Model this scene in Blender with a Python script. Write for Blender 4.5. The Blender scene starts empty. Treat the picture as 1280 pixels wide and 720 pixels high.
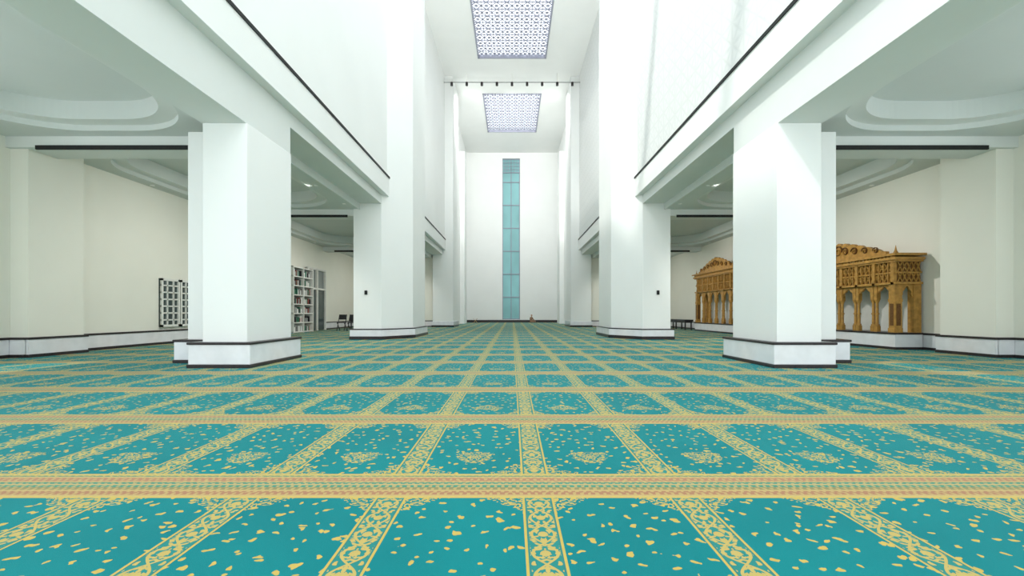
import bpy, bmesh, math, random
from mathutils import Vector, Matrix
from mathutils.geometry import tessellate_polygon
random.seed(4)
sc = bpy.context.scene
try:
    sc.view_settings.view_transform = 'Standard'
    sc.view_settings.look = 'None'
except Exception: pass

# ---------------------------------------------------------------- materials
def newmat(name):
    m = bpy.data.materials.new(name); m.use_nodes = True
    nt = m.node_tree; p = nt.nodes['Principled BSDF']
    return m, nt, p

def mat(name, col, rough=0.6, var=0.04, scale=3.0, metal=0.0, bump=0.0, bscale=60, spec=0.3):
    m, nt, p = newmat(name)
    N = nt.nodes; L = nt.links
    g = N.new('ShaderNodeNewGeometry')
    n = N.new('ShaderNodeTexNoise'); n.inputs['Scale'].default_value = scale
    n.inputs['Detail'].default_value = 4
    L.new(g.outputs['Position'], n.inputs['Vector'])
    r = N.new('ShaderNodeValToRGB')
    r.color_ramp.elements[0].position = 0.3; r.color_ramp.elements[1].position = 0.7
    r.color_ramp.elements[0].color = (*[c*(1-var) for c in col], 1)
    r.color_ramp.elements[1].color = (*[min(1, c*(1+var)) for c in col], 1)
    L.new(n.outputs['Fac'], r.inputs['Fac']); L.new(r.outputs['Color'], p.inputs['Base Color'])
    p.inputs['Roughness'].default_value = rough; p.inputs['Metallic'].default_value = metal
    p.inputs['Specular IOR Level'].default_value = spec
    if bump:
        n2 = N.new('ShaderNodeTexNoise'); n2.inputs['Scale'].default_value = bscale
        L.new(g.outputs['Position'], n2.inputs['Vector'])
        b = N.new('ShaderNodeBump'); b.inputs['Strength'].default_value = bump; b.inputs['Distance'].default_value = 0.01
        L.new(n2.outputs['Fac'], b.inputs['Height']); L.new(b.outputs['Normal'], p.inputs['Normal'])
    return m

M = {}
M['white'] = mat('white_plaster', (0.87, 0.885, 0.87), 0.55, 0.015, 0.6, bump=0.05)
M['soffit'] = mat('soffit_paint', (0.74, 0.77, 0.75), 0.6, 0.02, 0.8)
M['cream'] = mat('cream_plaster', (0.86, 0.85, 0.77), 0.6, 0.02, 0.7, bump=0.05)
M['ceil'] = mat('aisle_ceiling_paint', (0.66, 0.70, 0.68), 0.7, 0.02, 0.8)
M['marble'] = mat('white_marble_plinth', (0.80, 0.80, 0.83), 0.25, 0.05, 4.0)
M['dark'] = mat('dark_granite_trim', (0.035, 0.028, 0.03), 0.3, 0.2, 20)
M['black'] = mat('black_slot', (0.012, 0.014, 0.014), 0.6, 0.2, 20)
M['lattice'] = mat('grey_lattice_metal', (0.34, 0.35, 0.43), 0.5, 0.05, 3)
M['frame'] = mat('white_frame_paint', (0.78, 0.78, 0.74), 0.4, 0.03, 5)
M['grey'] = mat('grey_aluminium', (0.35, 0.36, 0.35), 0.4, 0.05, 5)
M['wood'] = mat('golden_wood', (0.44, 0.235, 0.055), 0.42, 0.25, 9, bump=0.3, bscale=40)
M['wood_d'] = mat('dark_carved_wood', (0.15, 0.066, 0.018), 0.5, 0.3, 25, bump=0.6, bscale=30)
M['benchtop'] = mat('black_bench', (0.03, 0.03, 0.035), 0.4, 0.2, 8)
M['skin'] = mat('skin', (0.5, 0.3, 0.2), 0.6, 0.08, 20)
M['robe'] = mat('brown_robe', (0.33, 0.2, 0.13), 0.8, 0.1, 12)
M['cap'] = mat('white_cap', (0.85, 0.85, 0.82), 0.8, 0.03, 12)
M['lamp'] = mat('frosted_lamp', (0.9, 0.9, 0.88), 0.5, 0.01)
M['bk1'] = mat('book_maroon', (0.25, 0.06, 0.05), 0.6, 0.1, 10)
M['bk2'] = mat('book_green', (0.06, 0.18, 0.12), 0.6, 0.1, 10)

def glass(name, col, rough=0.08):
    m, nt, p = newmat(name); N = nt.nodes; L = nt.links
    g = N.new('ShaderNodeNewGeometry')
    n = N.new('ShaderNodeTexNoise'); n.inputs['Scale'].default_value = 0.5
    mp = N.new('ShaderNodeMapping'); mp.inputs['Scale'].default_value = (1, 1, 0.5)
    L.new(g.outputs['Position'], mp.inputs['Vector']); L.new(mp.outputs['Vector'], n.inputs['Vector'])
    r = N.new('ShaderNodeValToRGB')
    r.color_ramp.elements[0].position = 0.3; r.color_ramp.elements[1].position = 0.7
    r.color_ramp.elements[0].color = (*[c*0.8 for c in col], 1)
    r.color_ramp.elements[1].color = (*[min(1, c*1.15) for c in col], 1)
    L.new(n.outputs['Fac'], r.inputs['Fac']); L.new(r.outputs['Color'], p.inputs['Base Color'])
    p.inputs['Roughness'].default_value = rough
    return m, nt, p, r
gm, nt, p, r = glass('teal_glass', (0.18, 0.38, 0.39), 0.55)
nt.links.new(r.outputs['Color'], p.inputs['Emission Color']); p.inputs['Emission Strength'].default_value = 0.35
M['teal'] = gm
gm, nt, p, r = glass('dark_glass', (0.05, 0.07, 0.07)); M['dglass'] = gm
gm, nt, p, r = glass('pale_glass', (0.22, 0.25, 0.25)); M['pglass'] = gm

def mk(nt):
    def f(op, a, b=None, c=None):
        n = nt.nodes.new('ShaderNodeMath'); n.operation = op
        for i, v in enumerate((a, b, c)):
            if v is None: continue
            if isinstance(v, (int, float)): n.inputs[i].default_value = v
            else: nt.links.new(v, n.inputs[i])
        return n.outputs[0]
    return f
m, nt, p = newmat('embossed_plaster'); N = nt.nodes; L = nt.links
f = mk(nt)
g = N.new('ShaderNodeNewGeometry'); s = N.new('ShaderNodeSeparateXYZ'); L.new(g.outputs['Position'], s.inputs[0])
FQ = 6.5
a = f('ABSOLUTE', f('SINE', f('MULTIPLY', f('ADD', s.outputs['Y'], s.outputs['Z']), FQ)))
b_ = f('ABSOLUTE', f('SINE', f('MULTIPLY', f('SUBTRACT', s.outputs['Y'], s.outputs['Z']), FQ)))
c_ = f('ABSOLUTE', f('SINE', f('MULTIPLY', s.outputs['Y'], FQ)))
d_ = f('ABSOLUTE', f('SINE', f('MULTIPLY', s.outputs['Z'], FQ)))
h = f('MINIMUM', f('MINIMUM', a, b_), f('MINIMUM', c_, d_))
hr = f('MINIMUM', f('MULTIPLY', h, 2.0), 1.0)
bp = N.new('ShaderNodeBump'); bp.inputs['Strength'].default_value = 0.15; bp.inputs['Distance'].default_value = 0.02
L.new(hr, bp.inputs['Height']); L.new(bp.outputs['Normal'], p.inputs['Normal'])
rr = N.new('ShaderNodeValToRGB'); rr.color_ramp.elements[0].color = (0.70, 0.72, 0.71, 1); rr.color_ramp.elements[1].color = (0.77, 0.785, 0.775, 1)
L.new(hr, rr.inputs['Fac']); L.new(rr.outputs['Color'], p.inputs['Base Color']); p.inputs['Roughness'].default_value = 0.6
M['relief'] = m

# carpet -----------------------------------------------------------
S_, D_ = 0.793, 1.62
SW, BW = 0.084, 0.180
m, nt, p = newmat('prayer_carpet'); N = nt.nodes; L = nt.links; f = mk(nt)
g = N.new('ShaderNodeNewGeometry'); s = N.new('ShaderNodeSeparateXYZ'); L.new(g.outputs['Position'], s.inputs[0])
X, Y = s.outputs['X'], s.outputs['Y']
us = f('MULTIPLY', f('SUBTRACT', f('FRACT', f('ADD', f('DIVIDE', f('SUBTRACT', X, 0.14), S_), 0.5 + 100)), 0.5), S_)
du = f('ABSOLUTE', us)
dy = f('MULTIPLY', f('SUBTRACT', f('FRACT', f('ADD', f('DIVIDE', f('SUBTRACT', Y, 2.6), D_), 0.5 + 100)), 0.5), D_)
ady = f('ABSOLUTE', dy)
def vec(x, y, z=0.0):
    c = N.new('ShaderNodeCombineXYZ')
    for i, v in enumerate((x, y, z)):
        if isinstance(v, (int, float)): c.inputs[i].default_value = v
        else: L.new(v, c.inputs[i])
    return c.outputs[0]
def noise(v, sc_, det=2):
    n = N.new('ShaderNodeTexNoise'); n.noise_dimensions = '2D'; n.inputs['Scale'].default_value = sc_; n.inputs['Detail'].default_value = det
    L.new(v, n.inputs['Vector']); return n
def voro(v, sc_, feat='F1'):
    n = N.new('ShaderNodeTexVoronoi'); n.voronoi_dimensions = '2D'; n.feature = feat; n.inputs['Scale'].default_value = sc_
    L.new(v, n.inputs['Vector']); return n.outputs['Distance']
pos = vec(X, Y)
mpos = vec(du, Y)          # mirrored about every strip centre -> symmetric florals
def distort(v, sc_, amt):
    nz = noise(v, sc_)
    sb = N.new('ShaderNodeVectorMath'); sb.operation = 'SUBTRACT'; L.new(nz.outputs['Color'], sb.inputs[0]); sb.inputs[1].default_value = (.5, .5, .5)
    vs = N.new('ShaderNodeVectorMath'); vs.operation = 'MULTIPLY_ADD'
    L.new(sb.outputs[0], vs.inputs[0]); vs.inputs[1].default_value = (amt, amt, 0); L.new(v, vs.inputs[2])
    return vs.outputs[0]
dpos = distort(pos, 14, 0.07); dm = distort(mpos, 16, 0.06)
def mixc(fac, a, b):
    n = N.new('ShaderNodeMix'); n.data_type = 'RGBA'
    if isinstance(fac, (int, float)): n.inputs['Factor'].default_value = fac
    else: L.new(fac, n.inputs['Factor'])
    for k, v in (('A', a), ('B', b)):
        i = [q for q in n.inputs if q.name == k and q.type == 'RGBA'][0]
        if isinstance(v, tuple): i.default_value = (*v, 1)
        else: L.new(v, i)
    return [o for o in n.outputs if o.type == 'RGBA'][0]
TEAL = (0.0, 0.165, 0.18); TEAL2 = (0.0, 0.235, 0.245); GOLD = (0.50, 0.37, 0.09); TAN = (0.46, 0.34, 0.14)
GREEN = (0.05, 0.24, 0.17)
field = mixc(noise(pos, 1.2).outputs['Fac'], TEAL, TEAL2)
field = mixc(f('MULTIPLY', noise(pos, 160).outputs['Fac'], 0.3), field, (0.0, 0.11, 0.13))
blob = f('LESS_THAN', voro(dpos, 10.5), 0.14)
fl = f('LESS_THAN', f('ABSOLUTE', f('SUBTRACT', voro(dm, 22.0), 0.40)), 0.075)
fl2 = f('LESS_THAN', voro(dm, 36.0), 0.25)
flor = f('MAXIMUM', fl, fl2)
n3 = f('MULTIPLY', f('SUBTRACT', noise(mpos, 9).outputs['Fac'], 0.5), 1.1)
cx = f('SUBTRACT', 1.0, f('DIVIDE', f('SUBTRACT', du, SW), 0.22))
cy = f('SUBTRACT', 1.0, f('DIVIDE', f('SUBTRACT', ady, BW), 0.22))
corner = f('GREATER_THAN', f('ADD', f('ADD', cx, cy), n3), 1.18)
mx = f('SUBTRACT', du, S_/2)
def medal(y0, r, e):
    my = f('SUBTRACT', dy, y0)
    md = f('SQRT', f('ADD', f('MULTIPLY', mx, mx), f('MULTIPLY', f('MULTIPLY', my, my), e)))
    return f('LESS_THAN', f('ADD', md, f('MULTIPLY', n3, 0.16)), r)
mask = f('MAXIMUM', corner, medal(0.50, 0.12, 1.2))
gold = f('MAXIMUM', blob, f('MULTIPLY', flor, mask))
field = mixc(gold, field, GOLD)
# column strips: mirrored scrolls between gold guard lines
vine = f('LESS_THAN', f('ABSOLUTE', f('SUBTRACT', du, f('MULTIPLY', f('ABSOLUTE', f('SINE', f('MULTIPLY', Y, 19.4))), 0.052))), 0.007)
pt = f('MAXIMUM', f('LESS_THAN', voro(dm, 32.0), 0.36), vine)
ros = f('LESS_THAN', f('SQRT', f('ADD', f('MULTIPLY', du, du), f('POWER', f('MULTIPLY', f('COSINE', f('MULTIPLY', Y, 19.4)), 0.05), 2.0))), 0.022)
pt = f('MAXIMUM', pt, ros)
strip = mixc(pt, (0.02, 0.21, 0.19), (0.47, 0.36, 0.11))
strip = mixc(f('GREATER_THAN', du, SW-0.021), strip, (0.03, 0.19, 0.17))
strip = mixc(f('GREATER_THAN', du, SW-0.012), strip, GOLD)
col = mixc(f('LESS_THAN', du, SW), field, strip)
# cross bands
t = f('DIVIDE', f('ADD', dy, BW), 2*BW)
rp = N.new('ShaderNodeValToRGB'); rp.color_ramp.interpolation = 'CONSTANT'
YL = (0.52, 0.39, 0.10)
stops = [(0, YL), (0.07, TAN), (0.12, (0.36, 0.18, 0.10)), (0.26, TAN), (0.31, (0.24, 0.22, 0.10)), (0.42, GREEN), (0.50, TAN), (0.55, GREEN),
         (0.62, (0.42, 0.28, 0.13)), (0.68, (0.38, 0.19, 0.11)), (0.82, TAN), (0.87, (0.10, 0.23, 0.14)), (0.92, YL)]
cr = rp.color_ramp
cr.elements[0].position = 0; cr.elements[0].color = (*stops[0][1], 1)
cr.elements[1].position = stops[1][0]; cr.elements[1].color = (*stops[1][1], 1)
for q, c in stops[2:]:
    e = cr.elements.new(q); e.color = (*c, 1)
L.new(t, rp.inputs['Fac'])
wv = f('MULTIPLY', f('SINE', f('MULTIPLY', X, 150.0)), f('SINE', f('MULTIPLY', dy, 90.0)))
band = mixc(f('MULTIPLY', f('GREATER_THAN', f('ADD', wv, f('SUBTRACT', voro(dpos, 40.0), 0.4)), 0.25), 0.75), rp.outputs['Color'], (0.48, 0.36, 0.14))
col = mixc(f('LESS_THAN', ady, BW), col, band)
L.new(col, p.inputs['Base Color']); p.inputs['Roughness'].default_value = 0.85
p.inputs['Specular IOR Level'].default_value = 0.2
p.inputs['Sheen Weight'].default_value = 0.07; p.inputs['Sheen Roughness'].default_value = 0.3; p.inputs['Sheen Tint'].default_value = (0.5, 1, 0.95, 1)
bp = N.new('ShaderNodeBump'); bp.inputs['Strength'].default_value = 0.25; bp.inputs['Distance'].default_value = 0.004
L.new(noise(pos, 300).outputs['Fac'], bp.inputs['Height']); L.new(bp.outputs['Normal'], p.inputs['Normal'])
M['carpet'] = m

# ---------------------------------------------------------------- mesh builder
class B:
    def __init__(self, name, s=1):
        self.name = name; self.bm = bmesh.new(); self.mats = []; self.s = s
    def mi(self, k):
        if k not in self.mats: self.mats.append(k)
        return self.mats.index(k)
    def box(self, x0, x1, y0, y1, z0, z1, k):
        self.prism([(x0, y0), (x1, y0), (x1, y1), (x0, y1)], z0, z1, k)
    def prism(self, poly, z0, z1, k):   # poly in xy, extruded in z
        self.ext([(self.s*x, y, z0) for x, y in poly], (0, 0, z1 - z0), k)
    def ext(self, pts, d, k):
        i = self.mi(k); d = Vector(d)
        a = [self.bm.verts.new(q) for q in pts]; b = [self.bm.verts.new(Vector(q) + d) for q in pts]
        fs = [self.bm.faces.new(a), self.bm.faces.new(b)]
        n = len(pts)
        for j in range(n):
            fs.append(self.bm.faces.new((a[j], a[(j+1) % n], b[(j+1) % n], b[j])))
        for x in fs: x.material_index = i
    def bar(self, p0, p1, w, h, k, up=(0, 0, 1)):
        p0, p1 = Vector(p0), Vector(p1); d = p1 - p0; t = d.normalized()
        u = Vector(up); sd = t.cross(u).normalized(); u = sd.cross(t).normalized()
        self.ext([p0 + sd*w/2 + u*h/2, p0 - sd*w/2 + u*h/2, p0 - sd*w/2 - u*h/2, p0 + sd*w/2 - u*h/2], d, k)
    def cyl(self, c, r, z0, z1, k, n=20, r2=None):
        i = self.mi(k); r2 = r if r2 is None else r2
        a = [self.bm.verts.new((c[0]+r*math.cos(j*2*math.pi/n), c[1]+r*math.sin(j*2*math.pi/n), z0)) for j in range(n)]
        b = [self.bm.verts.new((c[0]+r2*math.cos(j*2*math.pi/n), c[1]+r2*math.sin(j*2*math.pi/n), z1)) for j in range(n)]
        fs = [self.bm.faces.new(a), self.bm.faces.new(b)] + [self.bm.faces.new((a[j], a[(j+1) % n], b[(j+1) % n], b[j])) for j in range(n)]
        for x in fs: x.material_index = i
    def build(self, bevel=0):
        bmesh.ops.recalc_face_normals(self.bm, faces=self.bm.faces)
        me = bpy.data.meshes.new(self.name); self.bm.to_mesh(me); self.bm.free()
        for k in self.mats: me.materials.append(M[k])
        o = bpy.data.objects.new(self.name, me); sc.collection.objects.link(o)
        if bevel:
            md = o.modifiers.new('bevel', 'BEVEL'); md.width = bevel; md.segments = 2; md.limit_method = 'ANGLE'
        return o

ZC = 17.7; YB = 46.7; XW = 4.75; XA = 11.2; YN = -7.0
ZF0, ZF1 = 5.43, 6.14     # fascia
ZB = 4.5                  # drop beam soffit (near bay)
ZB2 = 5.1                 # beam soffit beyond
ZA = 4.9                  # aisle ceiling

# floor
b = B('floor'); b.box(-11.6, 11.6, YN, YB+0.4, -0.3, -0.012, 'marble'); b.build()
b = B('prayer_carpet'); b.box(-11.13, 11.13, YN, 31.9, -0.012, 0.0, 'carpet'); b.box(-4.7, 4.7, 31.9, YB-0.05, -0.012, 0.0, 'carpet'); b.build()

# far wall with tall slot window
b = B('wall_far')
b.box(-XW-0.4, -1.0, YB, YB+0.4, 0, ZC+0.4, 'white'); b.box(0.83, XW+0.4, YB, YB+0.4, 0, ZC+0.4, 'white')
b.box(-1.0, 0.83, YB, YB+0.4, 17.1, ZC+0.4, 'white'); b.box(-1.0, 0.83, YB, YB+0.4, 0, 0.3, 'white'); b.build()
b = B('window_1')
b.box(-1.0, 0.83, YB+0.22, YB+0.27, 0.3, 17.1, 'teal')
for z in [0.3, 2.6, 5.0, 7.4, 9.8, 12.2, 14.6, 15.6, 17.02]:
    b.box(-1.0, 0.83, YB+0.12, YB+0.2, z, z+0.08, 'lattice')
for x in (-1.0, -0.12, 0.75): b.box(x, x+0.07, YB+0.12, YB+0.2, 0.3, 17.1, 'lattice')
for i in range(1, 6):
    b.box(-1.0+i*0.3, -0.97+i*0.3, YB+0.12, YB+0.18, 15.6, 17.1, 'lattice')
for z in (15.95, 16.3, 16.65): b.box(-1, 0.83, YB+0.12, YB+0.18, z, z+0.03, 'lattice')
b.build()
b = B('baseboard_far')
b.box(-4.7, 4.7, YB-0.05, YB, 0, 0.25, 'dark'); b.build()

# nave side walls, fascias, aisle structure
for s, side in ((-1, 'left'), (1, 'right')):
    up = 'white' if s < 0 else 'relief'
    b = B('wall_nave_' + side, s)
    b.box(XW, XW+0.3, YN, 32.0, ZF1, ZC+0.4, up)
    b.box(XW, XW+0.4, 32.0, YB+0.4, 0, ZC+0.4, 'white')
    b.box(XW-0.06, XW+0.4, YN, 32.0, ZF0, ZF1, 'white')
    b.box(XW-0.085, XW-0.055, YN, 32.0, ZF1-0.02, ZF1+0.05, 'black')
    b.build()
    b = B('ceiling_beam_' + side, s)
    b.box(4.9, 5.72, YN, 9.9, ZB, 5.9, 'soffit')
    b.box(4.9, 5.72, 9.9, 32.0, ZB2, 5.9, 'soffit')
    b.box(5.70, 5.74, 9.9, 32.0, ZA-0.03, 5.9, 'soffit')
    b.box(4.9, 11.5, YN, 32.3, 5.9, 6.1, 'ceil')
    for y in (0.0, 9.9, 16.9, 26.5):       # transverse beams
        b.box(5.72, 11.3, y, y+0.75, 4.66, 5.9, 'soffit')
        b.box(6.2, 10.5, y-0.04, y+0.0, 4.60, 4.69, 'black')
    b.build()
    # aisle ceilings with stepped rounded recess
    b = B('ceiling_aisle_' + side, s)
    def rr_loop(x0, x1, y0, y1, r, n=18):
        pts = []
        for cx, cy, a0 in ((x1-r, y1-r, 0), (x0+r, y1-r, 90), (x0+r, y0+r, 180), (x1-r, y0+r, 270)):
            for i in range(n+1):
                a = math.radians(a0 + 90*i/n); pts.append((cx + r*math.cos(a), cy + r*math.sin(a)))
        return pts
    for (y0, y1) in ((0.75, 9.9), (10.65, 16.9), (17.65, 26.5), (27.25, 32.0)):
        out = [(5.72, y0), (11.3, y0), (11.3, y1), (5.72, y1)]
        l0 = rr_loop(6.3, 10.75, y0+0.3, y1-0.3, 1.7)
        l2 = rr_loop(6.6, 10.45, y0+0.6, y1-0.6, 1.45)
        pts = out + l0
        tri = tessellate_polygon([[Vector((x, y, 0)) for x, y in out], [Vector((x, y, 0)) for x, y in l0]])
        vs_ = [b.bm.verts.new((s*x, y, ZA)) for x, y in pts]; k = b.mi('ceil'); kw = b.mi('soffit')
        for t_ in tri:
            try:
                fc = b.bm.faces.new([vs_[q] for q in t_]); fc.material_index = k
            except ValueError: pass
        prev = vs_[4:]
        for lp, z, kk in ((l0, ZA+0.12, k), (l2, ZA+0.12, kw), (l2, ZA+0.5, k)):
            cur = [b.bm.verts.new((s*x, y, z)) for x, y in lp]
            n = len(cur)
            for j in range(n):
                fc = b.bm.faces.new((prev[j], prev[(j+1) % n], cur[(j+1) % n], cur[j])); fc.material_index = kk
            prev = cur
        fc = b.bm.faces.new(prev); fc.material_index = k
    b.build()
    # outer wall
    b = B('wall_' + side, s)
    b.box(XA, XA+0.3, 8.0, 32.3, 0, 6.1, 'cream')
    b.box(10.8, XA, 10.0, 11.3, 0, ZA, 'cream')          # pier
    b.box(10.8, XA, 18.0, 19.2, 0, ZA, 'cream')
    b.box(XA, XA+0.3, YN, 8.0, 0, 0.5, 'cream'); b.box(XA, XA+0.3, YN, 8.0, 4.6, 6.1, 'cream')
    for y in (-7.0, -3.3, 0.4, 4.1): b.box(XA, XA+0.3, y, y+0.5, 0.5, 4.6, 'cream')
    b.box(5.15, XA+0.3, 32.0, 32.3, 0, 6.1, 'cream')
    b.build()
    b = B('baseboard_' + side, s)
    def base(x0, x1, y0, y1, b=b):
        b.box(x0+0.02, x1, y0+0.02, y1, 0.07, 0.40, 'marble')
        b.box(x0, x1, y0, y1, 0.0, 0.07, 'dark'); b.box(x0, x1, y0, y1, 0.40, 0.45, 'dark')
    base(XA-0.06, XA, YN, 9.94); base(10.73, 10.8, 9.94, 11.36); base(10.8, XA, 9.93, 10.0)
    base(XA-0.06, XA, 11.36, 17.94); base(10.73, 10.8, 17.94, 19.26); base(10.8, XA, 17.93, 18.0)
    base(XA-0.06, XA, 19.26, 31.94); base(5.2, XA, 31.94, 32.0)
    b.build()

# columns
for s in (-1, 1):
    b = B('column', s)
    b.box(4.88, 5.70, 8.25, 9.9, 0, ZB, 'white')
    b.box(5.70, 6.55, 9.05, 9.9, 0, ZB+0.16, 'white')
    def plinth(poly, gpoly, b=b, zt=0.42):
        b.prism(poly, 0.06, zt, 'marble'); b.prism(gpoly, 0.0, 0.065, 'dark'); b.prism(gpoly, zt, zt+0.045, 'dark')
    def Lp(g): return [(4.74-g, 8.1-g), (5.86+g, 8.1-g), (5.86+g, 8.9-g), (6.72+g, 8.9-g), (6.72+g, 10.05+g), (4.74-g, 10.05+g)]
    plinth(Lp(0), Lp(0.02)); o = b.build(0.012)
for s in (-1, 1):
    b = B('column', s)
    def P(g): return [(5.95+g, 16.8-g), (4.9-g*0.4, 16.8-g), (4.0-g, 18.1-g*0.6), (4.0-g, 20.6+g), (5.95+g, 20.6+g)]
    b.prism(P(0), 0, ZC, 'white')
    b.prism(P(0.1), 0.1, 0.36, 'marble'); b.prism(P(0.12), 0.0, 0.12, 'dark'); b.prism(P(0.11), 0.36, 0.4, 'dark')
    b.box(5.42, 5.52, 16.75, 16.8, 1.68, 1.84, 'black')
    b.build(0.012)
for s in (-1, 1):
    b = B('column', s)
    b.box(4.15, 5.6, 31.6, 34.6, 0, ZC, 'white'); b.box(4.08, 5.67, 31.53, 34.67, 0, 0.12, 'dark'); b.box(4.1, 5.65, 31.55, 34.65, 0.12, 0.4, 'marble')
    b.box(4.35, 4.75, 41.0, 43.0, 0, 15.8, 'white')
    b.build(0.012)

# main ceiling with skylight openings
b = B('ceiling')
A0, A1, C0, C1 = 20.3, 29.4, 34.1, 41.4
for (x0, x1, y0, y1) in ((-5.1, -2.25, 19.3, YB+0.4), (2.25, 5.1, 19.3, YB+0.4), (-2.25, 2.25, 19.3, A0), (-2.25, 2.25, A1, C0), (-2.25, 2.25, C1, YB+0.4)):
    b.box(x0, x1, y0, y1, ZC, ZC+0.4, 'white')
for y in (-7, -0.5, 6.0, 12.5): b.box(-5.1, 5.1, y, y+0.4, ZC, ZC+0.5, 'white')
b.build()
for (y0, y1) in ((A0, A1), (C0, C1)):
    b = B('skylight')
    z = ZC+0.12; w = 0.045
    for x in (-2.25, 2.16): b.box(x, x+0.09, y0, y1, ZC-0.03, ZC+0.2, 'lattice')
    for y in (y0, y1-0.09): b.box(-2.25, 2.25, y, y+0.09, ZC-0.03, ZC+0.2, 'lattice')
    st = 0.5625
    nx = 8; ny = int(round((y1-y0)/st)); sy = (y1-y0)/ny
    for i in range(1, nx): b.box(-2.25+i*st-w/2, -2.25+i*st+w/2, y0, y1, z, z+0.05, 'lattice')
    for j in range(1, ny): b.box(-2.25, 2.25, y0+j*sy-w/2, y0+j*sy+w/2, z, z+0.05, 'lattice')
    for i in range(nx):
        for j in range(ny):
            cx, cy = -2.25+(i+.5)*st, y0+(j+.5)*sy
            for k in range(4):
                a = k*math.pi/2
                p0 = (cx+math.cos(a)*st/2, cy+math.sin(a)*sy/2, z+0.02); p1 = (cx+math.cos(a+math.pi/2)*st/2, cy+math.sin(a+math.pi/2)*sy/2, z+0.02)
                b.bar(p0, p1, 0.045, 0.045, 'lattice')
            q = st*0.16
            b.box(cx-q, cx+q, cy-q, cy+q, z, z+0.03, 'lattice')
    b.build()

def spot(loc, tgt, e, ang, size, col=(1, 1, 1), blend=0.6):
    l = bpy.data.lights.new('lamp_light', 'SPOT'); l.energy = e; l.spot_size = math.radians(ang); l.spot_blend = blend
    l.shadow_soft_size = size; l.color = col
    o = bpy.data.objects.new('lamp_light', l); sc.collection.objects.link(o); o.location = loc
    o.rotation_euler = (Vector(tgt)-Vector(loc)).to_track_quat('-Z', 'Y').to_euler(); return o

# lighting rail across the nave
b = B('track_light_rail')
b.bar((-4.75, 31.2, 17.05), (4.75, 31.2, 17.05), 0.05, 0.05, 'grey')
for i in range(9):
    x = -4.2+i*1.05
    b.cyl((x, 31.2), 0.09, 16.82, 17.05, 'dark')
for x in (-3.15, 0, 3.15): b.cyl((x, 31.2), 0.015, 17.0, 17.7, 'frame', 8)
rail = b.build()
for x in (-3.15, 0, 3.15):
    o = spot((x, 31.35, 16.9), (x*0.6, YB, 7), 1150, 110, 0.1, (1, 1.0, 0.98)); o.parent = rail
# added fill uplights, hidden behind the big columns to brighten the nave ceiling
for s in (-1, 1):
    for (x, y, z, e, ty) in ((4.35, 20.95, 7.0, 1150, 25), (4.45, 34.95, 7.0, 500, 38)):
        b = B('wall_uplight'); b.box(s*x-0.14, s*x+0.14, y-0.35, y+0.1, z-0.18, z-0.02, 'grey')
        u = b.build()
        o = spot((s*x, y, z+0.06), (0, ty+3, ZC), e, 140, 0.12, (1, 1.0, 0.98), 0.9); o.parent = u

# downlights in soffits
b = B('downlight')
for s in (-1, 1):
    for y in (3, 5, 7):
        b.cyl((s*6.0, y), 0.06, ZA-0.02, ZA, 'lamp')
    for y in (11, 13.7, 16, 19, 22, 25, 29.5):
        b.cyl((s*6.0, y), 0.06, ZA-0.02, ZA, 'lamp'); b.cyl((s*11.0, y), 0.06, ZA-0.02, ZA, 'lamp')
dl = b.build()
WARM = (1, 0.98, 0.93)
for s in (-1, 1):
    for y, e in ((13.7, 480), (22, 500), (29.5, 300)):
        o = spot((s*6.05, y, ZA-0.05), (s*8.5, y, 1.2), e, 150, 0.06, WARM, 0.8); o.parent = dl

# left lattice window
b = B('window_2', -1)
def lattice_win(y0, y1, z0, z1):
    b.box(XA-0.05, XA, y0, y1, z0, z1, 'dglass')
    t_ = 0.07
    ym = (y0+y1)/2
    for (a, c) in ((y0, ym-0.02), (ym+0.02, y1)):
        b.box(XA-0.1, XA-0.04, a, a+t_, z0, z1, 'frame'); b.box(XA-0.1, XA-0.04, c-t_, c, z0, z1, 'frame')
        b.box(XA-0.1, XA-0.04, a, c, z0, z0+t_, 'frame'); b.box(XA-0.1, XA-0.04, a, c, z1-t_, z1, 'frame')
        for i in range(1, 3):
            q = a+(c-a)*i/3; b.box(XA-0.09, XA-0.04, q-0.022, q+0.022, z0, z1, 'frame')
        for i in range(1, 7):
            q = z0+(z1-z0)*i/7; b.box(XA-0.09, XA-0.04, a, c, q-0.022, q+0.022, 'frame')
lattice_win(14.2, 15.8, 0.55, 2.1); b.build()

# left glazed doorway in the far bay
b = B('door_1', -1)
y0, y1, z1 = 24.2, 26.4, 3.5
XD = XA-0.07
b.box(XD-0.05, XD, y0, y1, 0, z1, 'pglass')
for y in (y0, (y0+y1)/2, y1): b.box(XD-0.16, XD-0.05, y-0.06, y+0.06, 0, z1, 'frame')
for z in (2.3, z1-0.1): b.box(XD-0.15, XD-0.05, y0, y1, z, z+0.1, 'frame')
b.box(XD-0.08, XD-0.045, y0+0.06, y1-0.06, 0.02, 2.3, 'dglass')
b.build()
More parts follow.
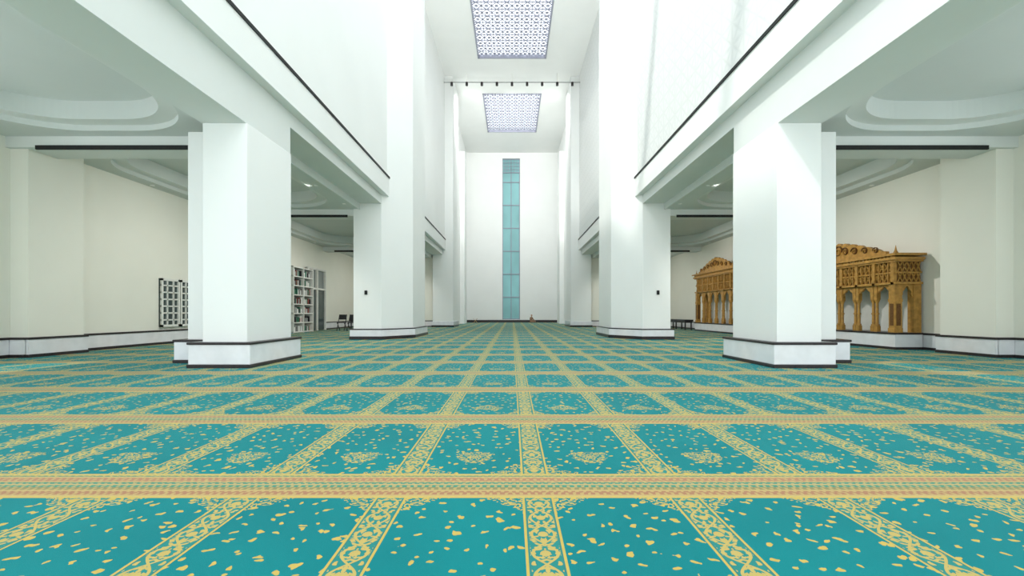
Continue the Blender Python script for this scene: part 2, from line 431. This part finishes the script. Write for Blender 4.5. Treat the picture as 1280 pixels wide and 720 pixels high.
# tall open shelf with books beside it
b = B('bookshelf', -1)
y0, y1, z1 = 21.8, 24.0, 3.3
b.box(XD-0.06, XD, y0, y1, 0, z1, 'grey')
for y in (y0, (y0+y1)/2-0.03, y1-0.06): b.box(XD-0.5, XD-0.05, y, y+0.06, 0, z1, 'frame')
for i in range(8):
    z = 0.02+i*(z1-0.08)/7
    b.box(XD-0.48, XD-0.05, y0, y1, z, z+0.05, 'frame')
    if i < 7:
        y = y0+0.1
        while y < y1-0.25:
            wd = random.uniform(0.05, 0.12)
            if random.random() < 0.8 and not (y < (y0+y1)/2+0.04 and y+wd > (y0+y1)/2-0.04):
                b.box(XD-0.42, XD-0.15, y, y+wd*0.9, z+0.05, z+0.05+random.uniform(0.2, 0.32), random.choice(['bk1', 'bk2', 'grey', 'benchtop', 'cap']))
            y += wd
b.build()

# benches
def bench(x, y, ln, s):
    b = B('low_bench', s)
    b.box(x-0.25, x+0.25, y, y+ln, 0.5, 0.6, 'benchtop')
    b.box(x-0.21, x+0.21, y+0.05, y+ln-0.05, 0.42, 0.5, 'benchtop')
    n = max(2, int(ln/1.4)+1)
    for i in range(n):
        yy = y+0.1+(ln-0.3)*i/(n-1)
        for dx in (-0.2, 0.14): b.box(x+dx, x+dx+0.06, yy, yy+0.08, 0, 0.45, 'benchtop')
    return b.build(0.01)
bench(10.2, 25.8, 4.6, 1); bench(10.0, 28.2, 2.6, -1)
def chair(x, y, s):
    b = B('folding_chair', s)
    for dx in (0, 0.4):
        b.bar((s*(x+dx), y, 0.01), (s*(x+dx), y+0.42, 0.9), 0.03, 0.03, 'benchtop', (1, 0, 0)); b.bar((s*(x+dx), y+0.45, 0.01), (s*(x+dx), y+0.05, 0.45), 0.03, 0.03, 'benchtop', (1, 0, 0))
    b.box(x, x+0.4, y+0.02, y+0.4, 0.44, 0.49, 'benchtop'); b.box(x, x+0.4, y+0.36, y+0.4, 0.62, 0.9, 'benchtop')
    b.build()
chair(8.6, 24.5, -1); chair(9.3, 24.8, -1)

# ornate wooden screens on right wall
def screen(y0, L_, sc_z):
    b = B('carved_wooden_screen')
    XF = XA-0.8; XK = XA-0.08
    H = lambda z: 0.45+(z-0.45)*sc_z
    zt = H(1.78); zc = H(2.42); zz = H(2.62)
    b.box(XF-0.02, XK, y0-0.02, y0+L_+0.02, 0.07, 0.41, 'marble')
    b.box(XF-0.04, XK, y0-0.04, y0+L_+0.04, 0, 0.07, 'dark'); b.box(XF-0.04, XK, y0-0.04, y0+L_+0.04, 0.41, 0.46, 'dark')
    n = 6
    def post(xx, y, r_=0.06):
        b.box(xx-r_, xx+r_, y-r_, y+r_, 0.46, H(0.62), 'wood')
        b.cyl((xx, y), 0.042, H(0.62), H(1.35), 'wood', 14, 0.036)
        b.cyl((xx, y), 0.062, H(0.62), H(0.67), 'wood', 14)
        b.cyl((xx, y), 0.055, H(0.95), H(0.99), 'wood', 14)
        b.cyl((xx, y), 0.04, H(1.28), H(1.38), 'wood', 14, 0.075)
        b.box(xx-r_, xx+r_, y-r_, y+r_, H(1.38), zt, 'wood')
    for i in range(n+1):
        y = y0+0.12+(L_-0.24)*i/n
        if i in (0, n):
            b.box(XF+0.0, XF+0.2, y-0.1, y+0.1, 0.46, zt, 'wood'); b.box(XK-0.2, XK, y-0.1, y+0.1, 0.46, zt, 'wood')
            b.box(XF-0.015, XF+0.21, y-0.11, y+0.11, 0.46, 0.58, 'wood'); b.box(XF-0.015, XF+0.21, y-0.11, y+0.11, H(1.30), H(1.38), 'wood')
            b.box(XF-0.006, XF+0.0, y-0.06, y+0.06, 0.65, H(1.25), 'wood_d')
            b.box(XF+0.04, XF+0.16, y-0.106, y-0.1, 0.65, H(1.25), 'wood_d')
        else:
            for dyy in (-0.065, 0.065): post(XF+0.1, y+dyy, 0.055)
    def arch(xp, ya, yb, axis='y'):
        zs = H(1.36)
        pts = [(ya, zt+0.02), (ya, zs), (ya+0.05, zs)]
        c = (ya+yb)/2; hw = (yb-ya)/2-0.05; hh = zt-0.05-zs
        cur = []
        for i in range(1, 12):
            q = i/12
            cur.append((hw*(1-q**1.5)*(1+0.12*math.sin(q*math.pi*5)), hh*(0.8*math.sin(q*math.pi/2)+0.2*q**3)))
        pts += [(c-a_, zs+h_) for a_, h_ in cur] + [(c, zt-0.04)] + [(c+a_, zs+h_) for a_, h_ in reversed(cur)]
        pts += [(yb-0.05, zs), (yb, zs), (yb, zt+0.02)]
        if axis == 'y': b.ext([(xp, y, z) for y, z in pts], (0.06, 0, 0), 'wood')
        else: b.ext([(y, xp, z) for y, z in pts], (0, 0.06, 0), 'wood')
    for i in range(n):
        arch(XF+0.07, y0+0.12+(L_-0.24)*i/n, y0+0.12+(L_-0.24)*(i+1)/n)
    arch(y0+0.05, XF+0.15, XK-0.15, 'x'); arch(y0+L_-0.11, XF+0.15, XK-0.15, 'x')
    b.box(XF+0.05, XK, y0+0.05, y0+L_-0.05, zt, zc, 'wood_d')
    for z_, e, h_ in ((zt, 0.03, 0.06), ((zt+zc)/2-0.02, 0.0, 0.04), (zc-0.03, 0.05, 0.05), (zc+0.02, 0.10, 0.07), (zz-0.07, 0.15, 0.06)):
        b.box(XF-e, XK, y0-e, y0+L_+e, z_, z_+h_, 'wood')
    k = int(L_/0.16)
    zl, zh = zt+0.06, zc-0.02
    for i in range(k):
        ya = y0+0.08+(L_-0.16)*i/k; yb = y0+0.08+(L_-0.16)*(i+1)/k
        for (z_a, z_b) in ((zl, (zl+zh)/2), ((zl+zh)/2, zh)):
            b.bar((XF+0.03, ya, z_a), (XF+0.03, yb, z_b), 0.025, 0.03, 'wood', (1, 0, 0)); b.bar((XF+0.03, yb, z_a), (XF+0.03, ya, z_b), 0.025, 0.03, 'wood', (1, 0, 0))
        b.box(XF-0.01, XF+0.05, ya-0.012, ya+0.012, zl, zh, 'wood')
        if i % 4 == 0: b.box(XF-0.03, XF+0.06, ya-0.05, ya+0.05, zt, zc+0.02, 'wood')
    k = 5
    for i in range(k):
        xa = XF+0.08+(XK-XF-0.1)*i/k; xb = XF+0.08+(XK-XF-0.1)*(i+1)/k
        for (z_a, z_b) in ((zl, (zl+zh)/2), ((zl+zh)/2, zh)):
            b.bar((xa, y0+0.03, z_a), (xb, y0+0.03, z_b), 0.025, 0.03, 'wood', (0, 1, 0)); b.bar((xb, y0+0.03, z_a), (xa, y0+0.03, z_b), 0.025, 0.03, 'wood', (0, 1, 0))
    k = int(L_/0.12)
    for i in range(k):
        ya = y0+L_*i/k; b.box(XF-0.09, XF, ya, ya+0.06, zc+0.09, zz-0.07, 'wood')
    c = y0+L_/2; prof = []
    W = L_*0.42
    for i in range(121):
        q = i/120*2-1
        env = (1-abs(q)**1.4)
        z = zz + 0.05 + 0.46*env*sc_z + 0.06*abs(math.cos(q*19))*(0.6+env*0.6)
        prof.append((c+q*W, z))
    pts = [(XF+0.02, y, z) for y, z in prof] + [(XF+0.02, c+W, zz-0.02), (XF+0.02, c-W, zz-0.02)]
    b.ext(pts, (0.1, 0, 0), 'wood')
    for q in (-0.82, -0.6, -0.38, -0.17, 0.17, 0.38, 0.6, 0.82, 0):
        cy = c+q*W; zz0 = zz+0.13+0.19*(1-abs(q))*sc_z; rr_ = 0.15-0.07*abs(q) + (0.04 if q == 0 else 0)
        dr = 1 if q < 0 else -1
        for j in range(20):
            a0 = j*0.5; a1 = a0+0.55; ra = rr_*(1-j/26); rb = rr_*(1-(j+1)/26)
            b.bar((XF+0.0, cy+dr*ra*math.cos(a0), zz0+ra*math.sin(a0)), (XF+0.0, cy+dr*rb*math.cos(a1), zz0+rb*math.sin(a1)), 0.02, 0.05, 'wood_d' if j % 20 < 10 else 'wood', (1, 0, 0))
    for yy in (y0+0.05, y0+L_-0.05):
        b.cyl((XF+0.05, yy), 0.07, zz-0.01, zz+0.08, 'wood', 14, 0.03); b.cyl((XF+0.05, yy), 0.03, zz+0.08, zz+0.22, 'wood', 14, 0.005)
    b.box(XK-0.01, XK, y0+0.1, y0+L_-0.1, 0.46, zt, 'frame')
    return b.build()
screen(12.15, 4.3, 1.0)
screen(20.6, 4.8, 1.25)

# person seated on the carpet by the far wall
def skinned(name, verts, edges, radii, matk, parent=None, root=0):
    me = bpy.data.meshes.new(name); me.from_pydata(verts, edges, []); o = bpy.data.objects.new(name, me); sc.collection.objects.link(o)
    md = o.modifiers.new('skin', 'SKIN'); md.use_smooth_shade = True
    for i, r_ in enumerate(radii):
        rv = r_ if isinstance(r_, tuple) else (r_, r_)
        me.skin_vertices[0].data[i].radius = rv
    me.skin_vertices[0].data[root].use_root = True
    o.modifiers.new('sub', 'SUBSURF').levels = 2; o.modifiers['sub'].render_levels = 2
    me.materials.append(M[matk]); o.parent = parent
    return o
per = bpy.data.objects.new('seated_person', None); sc.collection.objects.link(per)
V = [(0, 0, .13), (0, .0, .32), (0, -.03, .5), (0, -.05, .58), (0, -.06, .64),
     (.19, -.03, .51), (.27, -.12, .33), (.17, -.32, .24), (-.19, -.03, .51), (-.27, -.12, .33), (-.17, -.32, .24),
     (.12, -.05, .12), (.36, -.32, .13), (.02, -.42, .07), (-.12, -.05, .12), (-.36, -.32, .13), (-.02, -.36, .07)]
E = [(0, 1), (1, 2), (2, 3), (3, 4), (2, 5), (5, 6), (6, 7), (2, 8), (8, 9), (9, 10), (0, 11), (11, 12), (12, 13), (0, 14), (14, 15), (15, 16)]
R = [(.17, .13), (.15, .11), (.16, .10), .055, .05, .065, .05, .035, .065, .05, .035, .11, .08, .05, .11, .08, .05]
skinned('robe', V, E, R, 'robe', per)
skinned('head', [(0, -.05, .62), (0, -.07, .70), (0, -.07, .78), (0, -.06, .84)], [(0, 1), (1, 2), (2, 3)], [.05, (.075, .085), (.08, .095), (.05, .06)], 'skin', per)
skinned('face_nose', [(0, -.15, .755), (0, -.18, .73)], [(0, 1)], [.012, .014], 'skin', per)
skinned('cap', [(0, -.06, .81), (0, -.055, .87)], [(0, 1)], [.098, .08], 'cap', per)
for sg in (-1, 1):
    skinned('hand', [(sg*.17, -.32, .24), (sg*.13, -.38, .23)], [(0, 1)], [.03, .035], 'skin', per)
    skinned('ear', [(sg*.085, -.06, .74), (sg*.09, -.055, .77)], [(0, 1)], [.012, .014], 'skin', per)
    skinned('thumb', [(sg*.15, -.34, .25), (sg*.10, -.36, .26)], [(0, 1)], [.011, .009], 'skin', per)
    for k in range(4):
        skinned('finger', [(sg*(.15-.018*k), -.38, .235), (sg*(.14-.018*k), -.44, .235), (sg*(.13-.018*k), -.46, .21)], [(0, 1), (1, 2)], [.009, .009, .007], 'skin', per)
per.location = (1.9, 44.8, 0); per.rotation_euler = (0, 0, math.radians(60))
# folding book stand
b = B('book_stand')
b.bar((-0.2, 0, 0.012), (0.2, 0, .45), .3, .02, 'wood'); b.bar((0.2, 0, 0.012), (-0.2, 0, .45), .3, .02, 'wood')
b.bar((0.2, 0, .48), (0, 0, .28), .28, .03, 'cap'); b.bar((-0.2, 0, .48), (0, 0, .28), .28, .03, 'cap')
o = b.build(); o.location = (-3.6, 44.0, 0.003)

# ---------------------------------------------------------------- light
w = bpy.data.worlds.new('World'); sc.world = w; w.use_nodes = True
bg = w.node_tree.nodes['Background']; bg.inputs['Color'].default_value = (0.91, 0.97, 1.0, 1); bg.inputs['Strength'].default_value = 2.75
sd = bpy.data.lights.new('sun', 'SUN'); sd.energy = 2.2; sd.angle = math.radians(2.5); sd.color = (1, 0.98, 0.92)
so = bpy.data.objects.new('sun', sd); sc.collection.objects.link(so)
so.rotation_euler = Vector((0.53, 0.24, -0.81)).to_track_quat('-Z', 'Y').to_euler()

# ---------------------------------------------------------------- camera
cd = bpy.data.cameras.new('camera'); cam = bpy.data.objects.new('camera', cd); sc.collection.objects.link(cam)
cd.sensor_width = 36; cd.lens = 36*560/1280; cd.shift_y = 31/1280; cd.clip_start = 0.05
cam.location = (0, 0, 1.0); cam.rotation_euler = (math.pi/2, 0, 0)
sc.camera = cam
